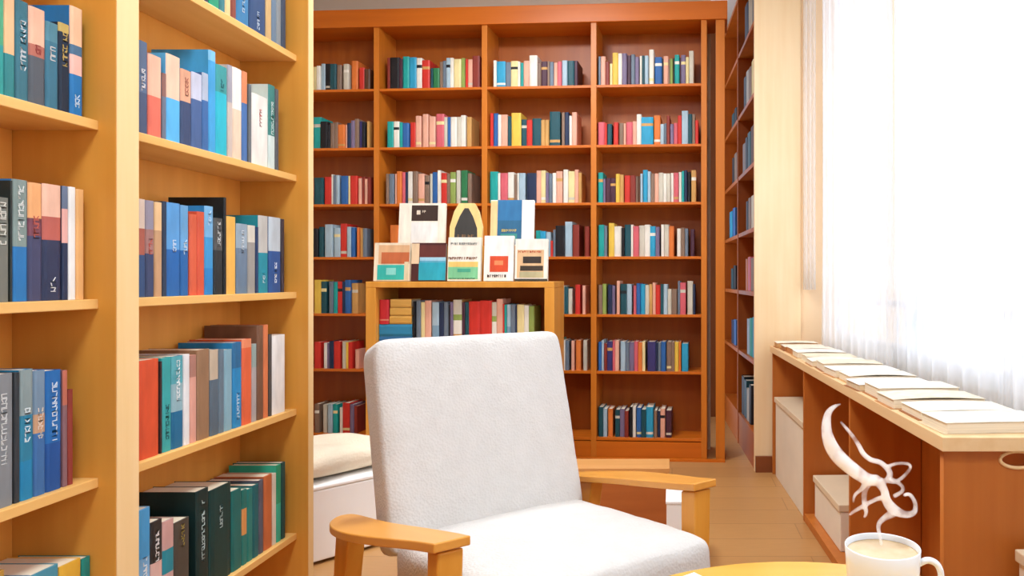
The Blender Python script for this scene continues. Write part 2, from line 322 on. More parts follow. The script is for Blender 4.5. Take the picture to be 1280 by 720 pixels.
_ = None
LB = {
 ('b1', 1.426, 'top'): [(-30,-9,-12,'#7a4a3a',_),(-8,6.5,-8,[(.5,'#4fa37a'),(1,'#2f9690')],_),(6.5,20,-8,[(.58,'#eeb887'),(1,'#2f7f80')],_),(21,37,2,[(1,'#3a6f7c')],('#d8d8d8',.3,.8)),
   (37.5,58,11,[(.38,'#f0b596'),(.50,'#b56a58'),(1,'#565a60')],('#9a4038',.5,.62)),(58.5,74,29,[(.22,'#4f8290'),(1,'#3a7084')],('#d9cfc8',.55,.72)),(74.5,88,30,[(.1,'#c7a85a'),(1,'#152436')],('#c7a85a',.5,.9)),
   (89,104.5,10,[(.35,'#eebf98'),(.44,'#4a6f8a'),(.62,'#eeb8a8'),(1,'#2072ac')],('#d0dce4',.05,.2))],
 ('b1', 1.057, 'second'): [(-30,-6,228,'#55585a',_),(-5,12.5,247,[(1,'#77776c')],('#e0ddd0',.55,.95)),(13,16,226,'#2b3330',_),(16.5,36,225,[(.55,'#83938c'),(1,'#2575b2')],('#e6e6e0',.5,.95)),
   (36.5,54,229,[(.3,'#f3ae72'),(.45,'#7b4450'),(1,'#454766')],('#c5604f',.5,.72)),(54.5,78,231,[(.28,'#f2bea2'),(.48,'#bd6154'),(1,'#2c3452')],('#e8e4e0',.08,.2)),(78.5,86,233,[(.2,'#6a7890'),(.5,'#eab0a4'),(1,'#263350')],_),
   (86.5,95.5,234,'#f2efe8',_),(96,106,237,'#ecb372',_)],
 ('b1', .688, 'third'): [(-30,-9,470,'#3f6f86',_),(-8,18,468,[(1,'#85888a')],('#d8d8d4',.3,.85)),(18.5,25.5,466,'#33383c',_),(26,43,462,[(.35,'#8d9d9c'),(.7,'#2b7f9c'),(1,'#1e84b0')],('#e8eeee',.45,.7)),
   (43.5,58,463,[(.35,'#7a93a8'),(.5,'#c99b78'),(1,'#3f6fa5')],('#e8d8c8',.45,.7)),(58.5,78,463,[(.6,'#1f6aae'),(1,'#1c5296')],('#dfe8f0',.4,.9)),(79,85,463,[(.3,'#c5705a'),(1,'#8a6468')],_),(85.5,92,487,'#93392f',_)],
 ('b1', .296, 'lowest'): [(-30,8,720,'#b58a3a',_),(9,40,726,'#5f8fae',_),(41,75,712,[(1,'#4f96a8')],('#e8e8e0',.4,.9)),(76,103,703,'#e8b23c',_),(103.5,114.3,697,'#1f8a80',_)],
 ('b2', 1.805, 'top'): [(240,262,-30,'#303038',_),(262.5,275,-30,'#1f9a70',_),(275.5,282,-30,'#3a7a80',_),(282.5,289,-25,'#f0c88a',_),(289.5,296,-26,'#8a4432',_),(296.5,312,-20,'#3a7ca8',('#d5e0e8',.3,.7)),(312.5,333,-28,'#2e4a72',('#c8d4e0',.1,.4)),
   (333.5,340,-10,'#cfa870',_),(340.5,346,-12,'#6a7f92',_),(346.5,352,-8,'#8a8f90',_),(352.5,358,-14,'#3d4a5c',_)],
 ('b2', 1.426, 'second'): [(173,185.5,52,[(.55,'#5b6c86'),(1,'#4a5672')],('#e8e4e4',.45,.7)),(186.5,203,70,[(.5,'#f5b89a'),(1,'#e8725c')],_),(203.5,208.5,92,[(.35,'#8d6258'),(1,'#6b7484')],_),(209,226.5,70,[(.5,'#f3c6a8'),(1,'#5cb4e6')],_),
   (227,240,88,[(.42,'#e3a684'),(1,'#3b4a6c')],('#a85f4c',.65,.9)),(240.5,253.5,92,[(.35,'#c9c9d8'),(1,'#4a6492')],_),(254,261.5,92,[(.35,'#b5bccb'),(1,'#3f6aa0')],_),(262,270.5,64,[(.1,'#7fc0e0'),(1,'#45a2d6')],_),
   (271,285,83,[(.3,'#3f9a98'),(1,'#2cb8c8')],('#2a6070',.7,.85)),(285.5,291.5,82,[(.4,'#a8a4ac'),(1,'#cdb9ac')],_),(292,303,86,[(.45,'#f6eee2'),(1,'#eacdb0')],_),(303.5,310,90,[(.35,'#e38a5c'),(1,'#4a72aa')],_),
   (311.5,315,106,'#6c6f70',_),(315.5,336,120,[(1,'#efe5d9')],('#c0504a',.55,.8)),(336.5,344.5,107,[(.6,'#3a8078'),(1,'#cfdcd4')],('#dfe9e4',.4,.8)),(345,349,112,'#5a5a5c',_)],
 ('b2', 1.057, 'third'): [(173,182.5,249,[(.3,'#dfc6b2'),(.57,'#b0604e'),(1,'#34507a')],_),(183,193.5,251,[(.3,'#9a92a0'),(.55,'#a87a72'),(1,'#3d486a')],('#d05a48',.42,.6)),(194.5,203.5,253,[(.3,'#f0c48e'),(1,'#c99c72')],_),(204,209,252,'#2a3a50',_),
   (209.5,226.5,254,[(.5,'#5c9cd2'),(1,'#2466aa')],('#e4ecf4',.45,.6)),(227,236.5,257,[(.5,'#6aa4d0'),(1,'#2464a4')],('#d8e4ee',.45,.62)),(238,247,268,'#dd6140',_),(247.5,256.5,265,'#d9583a',_),(257,267.5,258,[(.35,'#7ab4dc'),(.7,'#3f97cc'),(1,'#2a84c4')],('#d8e8f2',.75,.95)),
   (268,279.5,273,[(.42,'#50504e'),(1,'#262c2e')],('#d6d6d2',.6,.95)),(280,283.5,247,'#1c2022',_),(284,295.5,271,'#f2b654',_),(296.5,310.5,280,[(.35,'#97a8b4'),(1,'#6c8094')],('#e0e6ea',.55,.9)),(311,320,282,[(.25,'#ddd3c2'),(1,'#a09a92')],_),
   (320.5,323.5,284,'#2b3f66',_),(324,336,270,[(.48,'#c2bdb4'),(1,'#208c9c')],('#e0e4e4',.1,.25)),(337,352,272,[(.45,'#c0c8cc'),(1,'#2c5490')],('#eef0f2',.1,.4)),(352.5,356,274,'#3f3238',_)],
 ('b2', .688, 'fourth'): [(173,200,450,'#dc5530',_),(200.5,203,452,'#3c2a2a',_),(203.5,215,447,[(1,'#3ba6a4')],('#2a6a70',.1,.5)),(215.5,230,445,[(.3,'#5aa8b0'),(.6,'#93b5bc'),(1,'#1f6c94')],('#f0f0ee',.5,.95)),(230.5,238,443,'#ebe8e6',_),
   (238.5,246.5,444,[(.25,'#b58070'),(1,'#e0a390')],_),(247.5,263,437,'#9b7657',_),(263.5,274,437,[(.35,'#cbb69c'),(1,'#5c6c78')],_),(274.5,281,437,'#6b7d8a',_),(281.5,291,437,[(1,'#8bb2c0')],_),(292,303,428,[(.3,'#2f6d98'),(1,'#2a8ac0')],('#cfe0ea',.1,.4)),
   (303.5,315.5,424,[(.1,'#ef8e64'),(1,'#ea6a42')],_),(316,321.5,430,[(.3,'#9fb0a8'),(1,'#b5aca8')],_),(322.5,330,407,'#7d5842',_),(330.5,336,406,'#e38050',_),(337,340.5,418,'#55504c',_),(341,357.5,419,'#f4efe8',_)],
 ('b2', .296, 'lowest'): [(174,189,636,[(.4,'#4d9ed0'),(1,'#7fb2d8')],('#f0eeea',.35,.6)),(189.5,204,651,[(.4,'#33302e'),(.7,'#e2b6a8'),(1,'#3a3436')],('#efe6e0',.6,.9)),(204.5,218.5,650,[(.3,'#d5a59c'),(.55,'#2a8a98'),(1,'#cba39a')],_),(219,238,650,[(1,'#51483e')],('#b09a4a',.7,.95)),
   (246,262,612,[(1,'#14302f')],('#c6d6d2',.3,.9)),(262.5,290,608,[(1,'#123c3a')],('#b6c6c2',.55,.8)),(290.5,303,612,'#1f6f6a',_),(303.5,309.5,612,[(.25,'#2a7a70'),(.6,'#e09a58'),(1,'#2a8078')],_),(310,316.5,611,'#2b857c',_),(317,324,606,'#1f6a70',_),(324.5,330,600,'#5d5f6c',_),
   (331,341,594,'#cf7040',_),(341.5,346,592,'#e5d9c4',_),(346.5,352,581,[(.5,'#2a9a70'),(1,'#38b494')],_),(352.5,357.5,578,'#1a4c4a',_)],
}
ORD = ['first', 'second', 'third', 'fourth', 'fifth', 'sixth', 'seventh', 'eighth', 'ninth', 'tenth', 'eleventh', 'twelfth', 'thirteenth', 'fourteenth', 'fifteenth', 'sixteenth', 'seventeenth', 'eighteenth',
       'nineteenth', 'twentieth', 'twenty-first', 'twenty-second', 'twenty-third', 'twenty-fourth', 'twenty-fifth', 'twenty-sixth', 'twenty-seventh', 'twenty-eighth', 'twenty-ninth', 'thirtieth']
def hw(b):                      # colour words of a band spec
    b = norm_bands(b); cs = []
    for _q, c in b:
        n = cname(c)
        if n not in cs: cs.append(n)
    return cs
def shorten(s, m=16):
    return s
def label_row(items, where):
    """items: list of (bands, wpx, hpx); neighbour-based labels, made unique within the shelf"""
    full = [hw(b) for b, _w, _h in items]; res = []
    def fit(a, s):
        t = f'{a[0]} and {a[-1]}{s}' if len(a) > 1 else a[0]+s
        return t if len((t+', '+where).split()) <= 16 else a[0]+s
    for i, c in enumerate(full):
        if i == 0: s = fit(c, f' book starting its row before {full[1][0]}') if len(full) > 1 else f'lone {c[0]} book'
        elif i == len(full)-1: s = fit(c, f' book ending its row after {full[i-1][-1]}')
        else: s = fit(c, f' book between {full[i-1][-1]} and {full[i+1][0]}')
        res.append(s)
    for i, s in enumerate(res):
        if res.count(s) > 1:
            res[i] = None
    for i, s in enumerate(res):
        if s is None:
            c = full[i]; res[i] = f'{c[0]} book, {ORD[i]} from the left'
    return [r+', '+where for r in res]
for (bay, z, nm), lst in LB.items():
    rnd = random.Random(hash(bay) % 7+int(z*100))
    rnd = random.Random(int(z*1000)+(1 if bay == 'b2' else 0))
    labs = label_row([(b[3], b[1]-b[0], 1) for b in lst], f'{nm} shelf, '+('near' if bay == 'b1' else 'far')+' birch bay')
    bayd = {'b1': 'near bay', 'b2': 'far bay'}[bay]
    for (x0, x1, yt, bands, text), lab in zip(lst, labs):
        dn = lambda px: -XK*F/(CX-px)
        y0, y1 = dn(x0), dn(x1); ym = (y0+y1)/2
        h = wz(yt, ym)-z
        h = max(.12, min(h, .335))
        d = rnd.uniform(.145, .160)
        make_book((XK, ym, z), PI/2, (y1-y0)-.0006, d, h, bands, True, text, label=lab, group=f'books on the {nm} shelf of the {bayd} of the birch bookcase', rnd=rnd)

# ------------------------------------------------------------------ back bookcase (spines face the camera)
# local frame: x along the front, y into the case, origin at BL on the floor
bk = empty('bookcase', (BL[0], BL[1], 0), BROT); tag(bk, 'wide orange wooden wall bookcase with four visible bays at the back', 'bookcase')
def b2w(x, y, z):
    c, s = math.cos(BROT), math.sin(BROT); return (BL[0]+x*c-y*s, BL[1]+x*s+y*c, z)
def px2x(px):                   # pixel column -> local x on the front plane
    k = (px-CX)/F; c, s = math.cos(BROT), math.sin(BROT)
    # (BL0+x c) = k (BL1 + x s)
    return (k*BL[1]-BL[0])/(c-k*s)
def depth_at(x): return BL[1]+x*math.sin(BROT)
BD = .25
ZB = [2.283, 1.9165, 1.5645, 1.234, .880, .533, .127]
divs = [px2x(p) for p in (334, 470.5, 605.5, 742, 880)]
for x in divs: bx('upright', (x-.017, 0, 0), (x+.017, BD, 2.68), W_BACK, bk, bev=.001)
for i in range(4):
    x0, x1 = divs[i]+.017, divs[i+1]-.017
    for z in ZB: bx('shelf', (x0, .004, z-.016), (x1, BD-.012, z), W_BACKH, bk, bev=.001)
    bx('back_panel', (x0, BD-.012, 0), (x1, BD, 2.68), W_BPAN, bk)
    bx('plinth', (x0, .002, 0), (x1, .02, .105), W_BACKH, bk)
bx('cornice', (divs[0]-.03, -.012, 2.664), (.815, BD, 2.775), W_BACKH, bk, bev=.003)
bx('upright', (.745, -.0, 0), (.80, .10, 2.664), W_BACK, bk, bev=.002)
tag(bx('floor_sill', (-2.0, -.05, 0), (.80, -.014, .012), W_BACKH, loc=(BL[0], BL[1], 0), rotz=BROT), kind='structure')['kind'] = 'structure'

ROWS = {
 0: {0: (388, "Y5.30 w5.31 l5.34 k7.34 T8.33 e6.32 k2.3 z7.33 k3.3 o8.37 k2.2 r7.28 d7.26"),
     1: (481, "R4.40 k12.40 m4.38 t8.41 c9.40 w7.39 r10.36 _1 T3.26 g8.26 e4.34 s5.35 l5.38 w4.38 Y9.37 G5.38 _1 r3.36 p6.36 R9.40"),
     2: (615, "w4.34 c11.33 s7.32 Y9.33 w3.32 t4.31 p7.33 w10.40 e5.30 m8.32 e3.32 s5.31 p5.30 P5.31 l7.33 T9.32 m4.32"),
     3: (747, "s3.37 p6.37 R5.30 Y4.28 y7.41 w5.40 u6.40 m5.38 s5.39 u5.36 k1.3 w3.37 T3.37 l5.37 _1 w6.44 _1 b9.35 k2.33 p6.36 e2.32 G4.33 k2.33 t6.37 m2.34 u6.37 Y4.34 z6.42")},
 1: {0: (388, "t10.40 k9.34 k3.30 e5.32 e5.33 o9.30 p2.30 n5.32 u5.35 e5.37 v4.34 k4.33 _2 a3.34"),
     1: (482, "t8.33 w7.33 t4.32 b8.31 _1 r7.32 p7.40 _2 p7.42 _1 p8.39 _1 P10.42 z4.38 b4.38 w8.38 z5.38 w6.40 _1 a6.38"),
     2: (611, "r4.42 b6.42 w4.40 p8.40 T5.38 y12.42 T7.34 r7.33 T11.35 a5.33 a5.33 _1 T13.43 _2 e4.42 n5.42 w4.38 p6.42"),
     3: (747, "P8.29 r3.28 T6.27 _2 r6.29 _1 e6.28 p3.27 P8.29 p5.30 w6.39 c15.35 _1 o8.37 l5.26 s3.27 R4.36 u5.26 P5.27 r5.36 l8.42 T5.38 e4.38 r4.30")},
 2: {0: (389, "T12.34 _1 r9.35 w2.38 s4.37 l4.37 k2.3 b9.36 Y3.36 r9.36 _1 p4.33 R4.35 p4.32 R4.34"),
     1: (480, "e4.38 s6.38 _1 p3.38 o6.41 P4.40 n3.40 w6.41 n1.3 e6.41 p8.38 e6.36 _1 z3.38 b7.40 w4.42 r7.39 e4.38 G7.40 _1 z5.42 T1.3 g8.42 w1.3 e5.38"),
     2: (611, "t10.40 w3.38 P9.38 w8.39 e4.36 w2.38 l8.38 s2.3 n12.38 p6.41 Y6.41 u4.38 s4.37 w5.38 p8.40 _1 w6.42 Y8.40 p5.42 a4.38"),
     3: (747, "t6.38 u3.30 m6.31 m7.31 y5.36 a5.35 _1 r7.34 R7.34 e3.33 d3.33 l3.36 c6.41 l4.39 e5.36 p5.36 z6.37 w4.36 z5.36 w4.37 P6.37 w4.38 t3.39 n4.40 k4.38 _1 a6.40")},
 3: {0: (389, "k6.36 T6.38 k2.3 l10.41 _1 l8.37 r8.42 _1 l5.38 b5.37 e3.3 o3.37 a4.36 s5.36"),
     1: (485, "o11.40"),
     2: (668, "t6.33 c7.32 l6.31 r3.20 s3.34 k12.39 l9.44 _1 R8.40 _7 R6.38"),
     3: (747, "t7.40 s4.39 _2 y7.42 w9.38 k4.36 T8.40 w3.40 P7.38 z7.39 w7.40 c7.38 u5.37 _2 w4.40 z6.40 o6.38 _4 w5.35 e5.36 s4.35 _3 m5.34")},
 4: {0: (390, "y9.42 T7.40 k3.3 s5.40 t5.39 r6.40 n4.40 b7.42 a8.38"),
     2: (690, "y7.40 _3 z4.36 T5.34 z5.32 _4 r6.37 _3 p4.36"),
     3: (747, "e5.37 G5.38 k2.3 n5.37 u4.36 _2 p4.42 k1.3 T8.38 l6.38 _2 P4.36 b5.39 c6.38 z5.37 a4.38 p4.40 r6.37 T4.38 l5.38 z5.32 e7.32 _1 s3.42 P7.40 _2 z7.42 n3.38")},
 5: {0: (390, "r8.33 _4 w4.32 u3.32 n6.34 r8.34 _2 z5.34 y3.33 r5.33 _3 p5.24"),
     2: (694, "t6.40 w5.38 s5.37 _3 p4.37 _2 o6.38 _3 z5.38"),
     3: (747, "b4.36 l3.38 R4.34 v7.37 P3.38 p5.38 _2 l6.37 s5.36 u6.36 P5.37 o5.36 Y4.37 _3 v10.37 n3.36 s4.36 b6.37 _1 e6.37 e4.37 y5.37 o3.37 _1 c8.35")},
 6: {0: (390, "e6.36 _4 z5.35 k2.3 l6.36 t6.36 _3 w4.32 r9.38 u5.36 R4.34"),
     3: (747, "T6.37 l5.35 _1 o6.35 _3 T6.34 u6.35 R5.33 _1 k4.38 w4.38 _1 b6.37 T6.35 c9.38 _1 e4.34 n4.33 p6.36 _1 m7.34")},
}
SHN = ['top', 'second', 'third', 'fourth', 'fifth', 'sixth', 'bottom']
BAYN = ['first bay', 'second bay', 'third bay', 'fourth bay']
cand = []
rb = random.Random(3)
for r, bays in ROWS.items():
    for bi, (px, spec) in bays.items():
        items = []
        for tok in spec.split():
            if tok[0] == '_': px += float(tok[1:]); continue
            wv_, hv = tok[1:].split('.'); wv_ = float(wv_); hv = float(hv)
            if hv < 6: px += wv_; continue
            items.append((tok[0], px, wv_, hv)); px += wv_
        lim = px2x(0)
        labs = label_row([(PAL[i[0]], i[2], i[3]) for i in items], f'{SHN[r]} shelf, {BAYN[bi]} of orange bookcase')
        for it, lab in zip(items, labs): cand.append((it[2]*it[3], r, bi, it, lab))
NB_IND = 162
cand.sort(key=lambda c: -c[0])
rest_bm = bmesh.new(); rest_m = []; rest_i = {}
def mslot(c, cache):
    if c not in cache:
        cache[c] = len(rest_m); rest_m.append(cloth(c) if c != 'PAGE' else PAGE)
    return cache[c]
def jitter(h, rr, amt=.13):
    h = h.lstrip('#'); k = 1+rr.uniform(-amt, amt)
    return '#%02x%02x%02x' % tuple(max(0, min(255, int(int(h[i:i+2], 16)*k/6)*6)) for i in (0, 2, 4))
for n, (ar, r, bi, (c, px, w_, h_), lab) in enumerate(cand):
    x0, x1 = px2x(px), px2x(px+w_); xm = (x0+x1)/2; dd = depth_at(xm)
    w = (x1-x0)-.0008; h = h_*dd/F
    x1l = divs[bi+1]-.018
    if xm+w/2 > x1l: xm = x1l-w/2
    z = ZB[r]; yy = rb.uniform(.018, .032); d = rb.uniform(.14, .17)
    col = PAL[c]
    bands = [(1, col)]
    rr = rb.random()
    if rr < .25 and h_ > 28: bands = [(.22, col), (.32, PAL[rb.choice('wzYak')]), (1, col)]
    elif rr < .38 and h_ > 28: bands = [(.82, col), (.9, PAL[rb.choice('wzYa')]), (1, col)]
    if n < NB_IND:
        make_book(b2w(xm, yy, z), BROT, w, d, h, bands, label=lab, group=f'books on the {SHN[r]} shelf of the {BAYN[bi]} of the orange bookcase')
    else:
        M = Matrix.Translation((xm, yy, z+.0004))
        cover_bm(rest_bm, w, d, h, [(1, col)], mslot(col, rest_i), M, pages=mslot('PAGE', rest_i), simple=True)
ro = obj('small_books', rest_bm, rest_m, loc=(BL[0], BL[1], 0), rotz=BROT)
tag(ro, 'many thin small books filling the shelves of the orange bookcase', 'books', kind='stuff')

# ------------------------------------------------------------------ side bookcase along the window side (spines face -X)
def SX(y): return .47-.044*(y-4.1)
SROT = math.atan(.044)
sc = empty('bookcase', (.47, 4.1, 0), SROT); tag(sc, 'narrow deep bookcase seen edge-on behind the pale wooden end panel', 'bookcase')
SZ = [2.59, 2.175, 1.774, 1.396, 1.0225, .626, .207]
SD = .255
bx('end_panel', (0, 0, 0), (SD+.01, .03, CZ-.01), W_END, sc, bev=.002)
for y in (.715, 1.50): bx('upright', (.0, y-.012, 0), (SD, y+.012, CZ-.01), W_SIDE, sc, bev=.001)
for y0, y1 in ((.03, .703), (.727, 1.488)):
    for z in SZ+[2.99]: bx('shelf', (.004, y0, z-.025), (SD-.01, y1, z), W_SIDE, sc, bev=.001)
    bx('back_panel', (SD-.01, y0, 0), (SD, y1, CZ-.02), W_SIDE, sc)
    bx('plinth', (.006, y0, 0), (.024, y1, .182), W_SIDE, sc)
SB = [(0, 0, [(930, 934, .25, 'n'), (934.5, 939, .27, 'z'), (939.5, 943, .26, 's')]), (0, 1, [(929, 931.5, .22, 'k'), (932, 934.5, .23, 'z'), (935, 938, .22, 'e'), (938.5, 942, .23, 'Y')]),
      (0, 2, [(927.5, 930.5, .20, 'e'), (931, 933, .22, 'k'), (933.5, 937, .23, 'T'), (937.5, 942, .24, 'd')]), (0, 3, [(932, 934, .19, 'k'), (934.5, 937.5, .2, 'e'), (938, 942, .2, 'z')]),
      (0, 4, [(931.5, 933.5, .20, 'o'), (934, 937, .21, 'P'), (937.5, 942, .2, 'e')]), (0, 5, [(933, 935.5, .22, 'l'), (936, 939, .23, 't'), (939.5, 942.5, .24, 'c')]),
      (0, 6, [(926, 929, .25, 'k'), (929.5, 932, .24, 'T'), (932.5, 935, .2, 'z'), (935.5, 938, .24, 'k')]),
      (1, 1, [(914, 916.5, .12, 'T'), (917, 919.5, .13, 'k')]), (1, 2, [(914.5, 916.5, .2, 'k'), (917, 920, .21, 'e')]), (1, 2.5, []),
      (1, 3, [(911, 914.5, .20, 'c'), (915, 918, .21, 'b')]), (1, 4, [(913, 915.5, .15, 'T'), (916, 918.5, .17, 'k')]), (1, 5, [(913.5, 916, .17, 'n'), (916.5, 919, .18, 'b')])]
for bay, r, bl in SB:
    if not bl: continue
    labs = label_row([(PAL[b[3]], 1, 1) for b in bl], f'{SHN[int(r)]} shelf of {"farther" if bay else "nearer"} edge-on bay')
    for (p0, p1, h, c), lab in zip(bl, labs):
        def yat(px):
            k = (px-CX)/F; xf = .02     # spine plane offset into the case
            return (.47+xf+.044*4.1)/(k+.044)
        ya, yb = yat(p1), yat(p0)
        ya = max(ya, 4.1+.036); yb = max(yb, ya+.02)
        ym = (ya+yb)/2
        k = ym-4.1
        lx, ly = .022, k/math.cos(SROT)
        cs, sn = math.cos(SROT), math.sin(SROT)
        lo, hi = (.03, .703) if bay == 0 else (.727, 1.488)
        w = (yb-ya)-.002
        ly = min(max(ly, lo+w/2+.001), hi-w/2-.001)
        z = SZ[int(r)]
        make_book((.47+lx*cs-ly*sn, 4.1+lx*sn+ly*cs, z), SROT-PI/2, w, .16, h, PAL[c], label=lab, group=f'books on the {SHN[int(r)]} shelf of the {"farther" if bay else "nearer"} edge-on bay')

# ------------------------------------------------------------------ display rack
RY = 3.60
rk = empty('display_rack', (wx(575, RY), RY, 0)); tag(rk, 'pine display rack with face-out books on top, standing behind the armchair', 'display rack')
rx0, rx1 = wx(457, RY)-wx(575, RY), wx(693, RY)-wx(575, RY)
RT = wz(352, RY)
bx('top_board', (rx0, -.0, RT-.03), (rx1, .32, RT), W_RACK, rk, bev=.002)
bx('side_post', (rx0, 0, 0), (rx0+.05, .32, RT-.03), W_RACK, rk, bev=.002)
bx('side_post', (rx1-.05, 0, 0), (rx1, .32, RT-.03), W_RACK, rk, bev=.002)
bx('back_board', (rx0+.05, .30, 0), (rx1-.05, .32, RT-.03), W_BPAN, rk)
RS = wz(436, RY+.03)
for z in (RS, .40, .06): bx('shelf', (rx0+.05, .01, z-.022), (rx1-.05, .30, z), W_RACK, rk, bev=.001)
bx('riser', (rx0+.14, .13, RT), (rx1-.12, .29, RT+.185), W_RACK, rk, bev=.002)
rc = wx(575, RY)
def rpx(px, y): return wx(px, y)
# spines under the top board
RB = "s6.60 Y5.58 p8.60 _1 l9.58 n6.57 s6.58 k2.55 u4.58 z11.61 m4.58 T5.58 r14.59 r15.60 z6.58 p8.62 r2.56 t3.55 l5.55 s6.55 n2.54 Y9.55 w6.54 G7.53"
px = 520; items = []
for tok in RB.split():
    if tok[0] == '_': px += float(tok[1:]); continue
    a_, h_ = tok[1:].split('.'); items.append((tok[0], px, float(a_), float(h_))); px += float(a_)*.985
labs = label_row([(PAL[i[0]], 1, 1) for i in items], 'shelf of the pine display rack')
YD = RY+.035
for (c, p, w_, h_), lab in zip(items, labs):
    xa, xb = rpx(p, YD), rpx(p+w_*.985, YD)
    bands = {'z': [(.3, PAL['z']), (.42, PAL['G']), (.7, PAL['w']), (1, PAL['a'])], 'l': [(.5, PAL['l']), (1, '#7f9fb4')]}.get(c, PAL[c])
    make_book(((xa+xb)/2, YD, RS), 0, xb-xa-.0006, .19, h_*YD/F, bands, label=lab, group='spine-out books on the display rack')
# lying box-set on the left of the shelf
def gen_book(name, x, y, z, w, d, h, col, label, pc=None):
    make_book((x, y, z), 0, w, d, h, col, label=label, name=name)
make_book((rpx(466.5+5, YD), YD, RS), 0, .012, .2, .235, PAL['k'], label='black thin book beside the rack post, before stacked red, tan and blue volumes', group='spine-out books on the display rack')
make_book((rpx(517.5, YD), YD, RS), 0, .010, .2, .238, PAL['k'], label='black thin book between the tan volumes and a slate grey book on the rack', group='spine-out books on the display rack')
def lying(x0, x1, z0, z1, y, d, col, label, nm='book'):
    # a hardback lying flat: spine towards the front
    w = z1-z0; h = x1-x0
    o = make_book((x0, y, (z0+z1)/2), 0, w, d, h, col, label=label, name=nm)
    o.rotation_euler = (0, PI/2, 0)
    return o
zA = RS+.0; zB_ = wz(405.5, YD); zC = wz(374, YD)
lying(rpx(474, YD), rpx(515, YD), zA, (zA+zB_)/2, YD, .19, '#2a6a98', 'blue book lying flat at the bottom of the stack in the rack')
lying(rpx(474, YD), rpx(515, YD), (zA+zB_)/2+.0005, zB_, YD, .18, '#2f86ae', 'bright blue book lying flat under the red and tan volumes in the rack')
make_book((rpx(480, YD), YD, zB_+.001), 0, rpx(486, YD)-rpx(474, YD)-.001, .15, zC-zB_-.004, [(.8, '#cf2f36'), (.86, '#e08a70'), (1, '#cf2f36')], label='short red book standing on the flat blue books in the rack')
tz = (zC-zB_)/3
for k, (c, t) in enumerate((('#d9a24c', 'lowest'), ('#e2ad55', 'middle'), ('#eab75e', 'top'))):
    lying(rpx(487+k*.3, YD), rpx(514.5-k*.4, YD), zB_+.001+k*tz, zB_+(k+1)*tz-.0008, YD+.002*k, .15, c, f'thin tan book lying flat, {t} of three on the blue books')
for o in bpy.data.objects:
    pass
# face-out books: a cover board with its printed panels, leaning back slightly
def face_book(px0, px1, py0, z, Y, base, panels, label, arch=False):
    x0, x1 = rpx(px0, Y), rpx(px1, Y); w = x1-x0; h = wz(py0, Y)-z; xc = (x0+x1)/2
    root = empty('display_book', (xc, Y+.006, z)); root.rotation_euler.x = -.10
    tag(root, label, 'book', 'face-out books on top of the display rack')
    def shape(bm, y0, y1, k=1., zo=0, zt=None):
        zt = h-zo if zt is None else zt
        if arch:
            pts = [(-w/2*k, zo), (w/2*k, zo), (w/2*k, h*.45), (w*.38*k, h*.80), (w*.24*k, zt), (-w*.24*k, zt), (-w*.38*k, h*.80), (-w/2*k, h*.45)]
        else: pts = [(-w/2*k, zo), (w/2*k, zo), (w/2*k, zt), (-w/2*k, zt)]
        lo = [bm.verts.new((x, y0, zz)) for x, zz in pts]; hi = [bm.verts.new((x, y1, zz)) for x, zz in pts]
        bm.faces.new(lo); bm.faces.new(hi[::-1])
        for i in range(len(pts)): bm.faces.new((lo[i], hi[i], hi[(i+1) % len(pts)], lo[(i+1) % len(pts)]))
    m = cloth(base)
    bm = bmesh.new(); shape(bm, 0, .003); fc = obj('front_cover', bm, m, root)
    bm = bmesh.new(); shape(bm, .0035, .0185, .97, .003); obj('pages', bm, PAGE, root)
    bm = bmesh.new(); shape(bm, .019, .022); obj('rear_cover', bm, m, root)
    for i, (u0, v0, u1, v1, c) in enumerate(panels):       # u,v in 0..1 from the top left; printed panels raised a hair
        if isinstance(c, tuple):                            # arch-shaped panel
            bm = bmesh.new(); pts = [(u0, v1), (u1, v1), (u1-.02, v0+(v1-v0)*.55), (.5+(u1-u0)*.28, v0+(v1-v0)*.22), (.5+.06, v0), (.5-.06, v0), (.5-(u1-u0)*.28, v0+(v1-v0)*.22), (u0+.02, v0+(v1-v0)*.55)]
            q = [((u-.5)*w, (1-v)*h) for u, v in pts]
            lo = [bm.verts.new((x, -.0010, zz)) for x, zz in q]; hi = [bm.verts.new((x, 0.0, zz)) for x, zz in q]
            bm.faces.new(lo); bm.faces.new(hi[::-1])
            for j in range(len(q)): bm.faces.new((lo[j], hi[j], hi[(j+1) % len(q)], lo[(j+1) % len(q)]))
            obj('cover_picture', bm, cloth(c[0]), fc)
        elif c.startswith('T'):                             # a line of small lettering
            bm = bmesh.new(); rr = random.Random(i+int(px0)); x = (u0-.5)*w; zz = (1-v1)*h; hh = (v1-v0)*h
            while x < (u1-.5)*w-hh*.3:
                ww = hh*rr.uniform(.45, .8); box(bm, (x, -.0016, zz), (min(x+ww*.35, (u1-.5)*w), -.0009, zz+hh)); box(bm, (x, -.0016, zz+hh*rr.choice((.0, .4, .75))), (min(x+ww, (u1-.5)*w), -.0009, zz+hh*rr.choice((.8, .9, 1)))); x += ww*1.35
            obj('cover_lettering', bm, cloth(c[1:]), fc)
        else:
            bm = bmesh.new(); e = .0006+.0002*i
            box(bm, ((u0-.5)*w, -e, (1-v1)*h), ((u1-.5)*w, 0, (1-v0)*h)); obj('cover_picture', bm, cloth(c), fc)
    return root
Y1, Y2 = RY+.04, RY+.16
zt = RT+.185+.0030
zl = RT+.0030
face_book(466, 511, 303, zl, Y1, '#ecd9bc', [(.12,.06,.98,.55,'#dcae82'),(.2,.25,.98,.55,'#c2683f'),(.1,.58,.9,.97,'#35b3a9'),(.35,.66,.62,.84,'#8ad6cc'),(.85,.5,.97,.97,'#d8c8a4')], 'face-out book with brown landscape and turquoise lower cover, first in the front row')
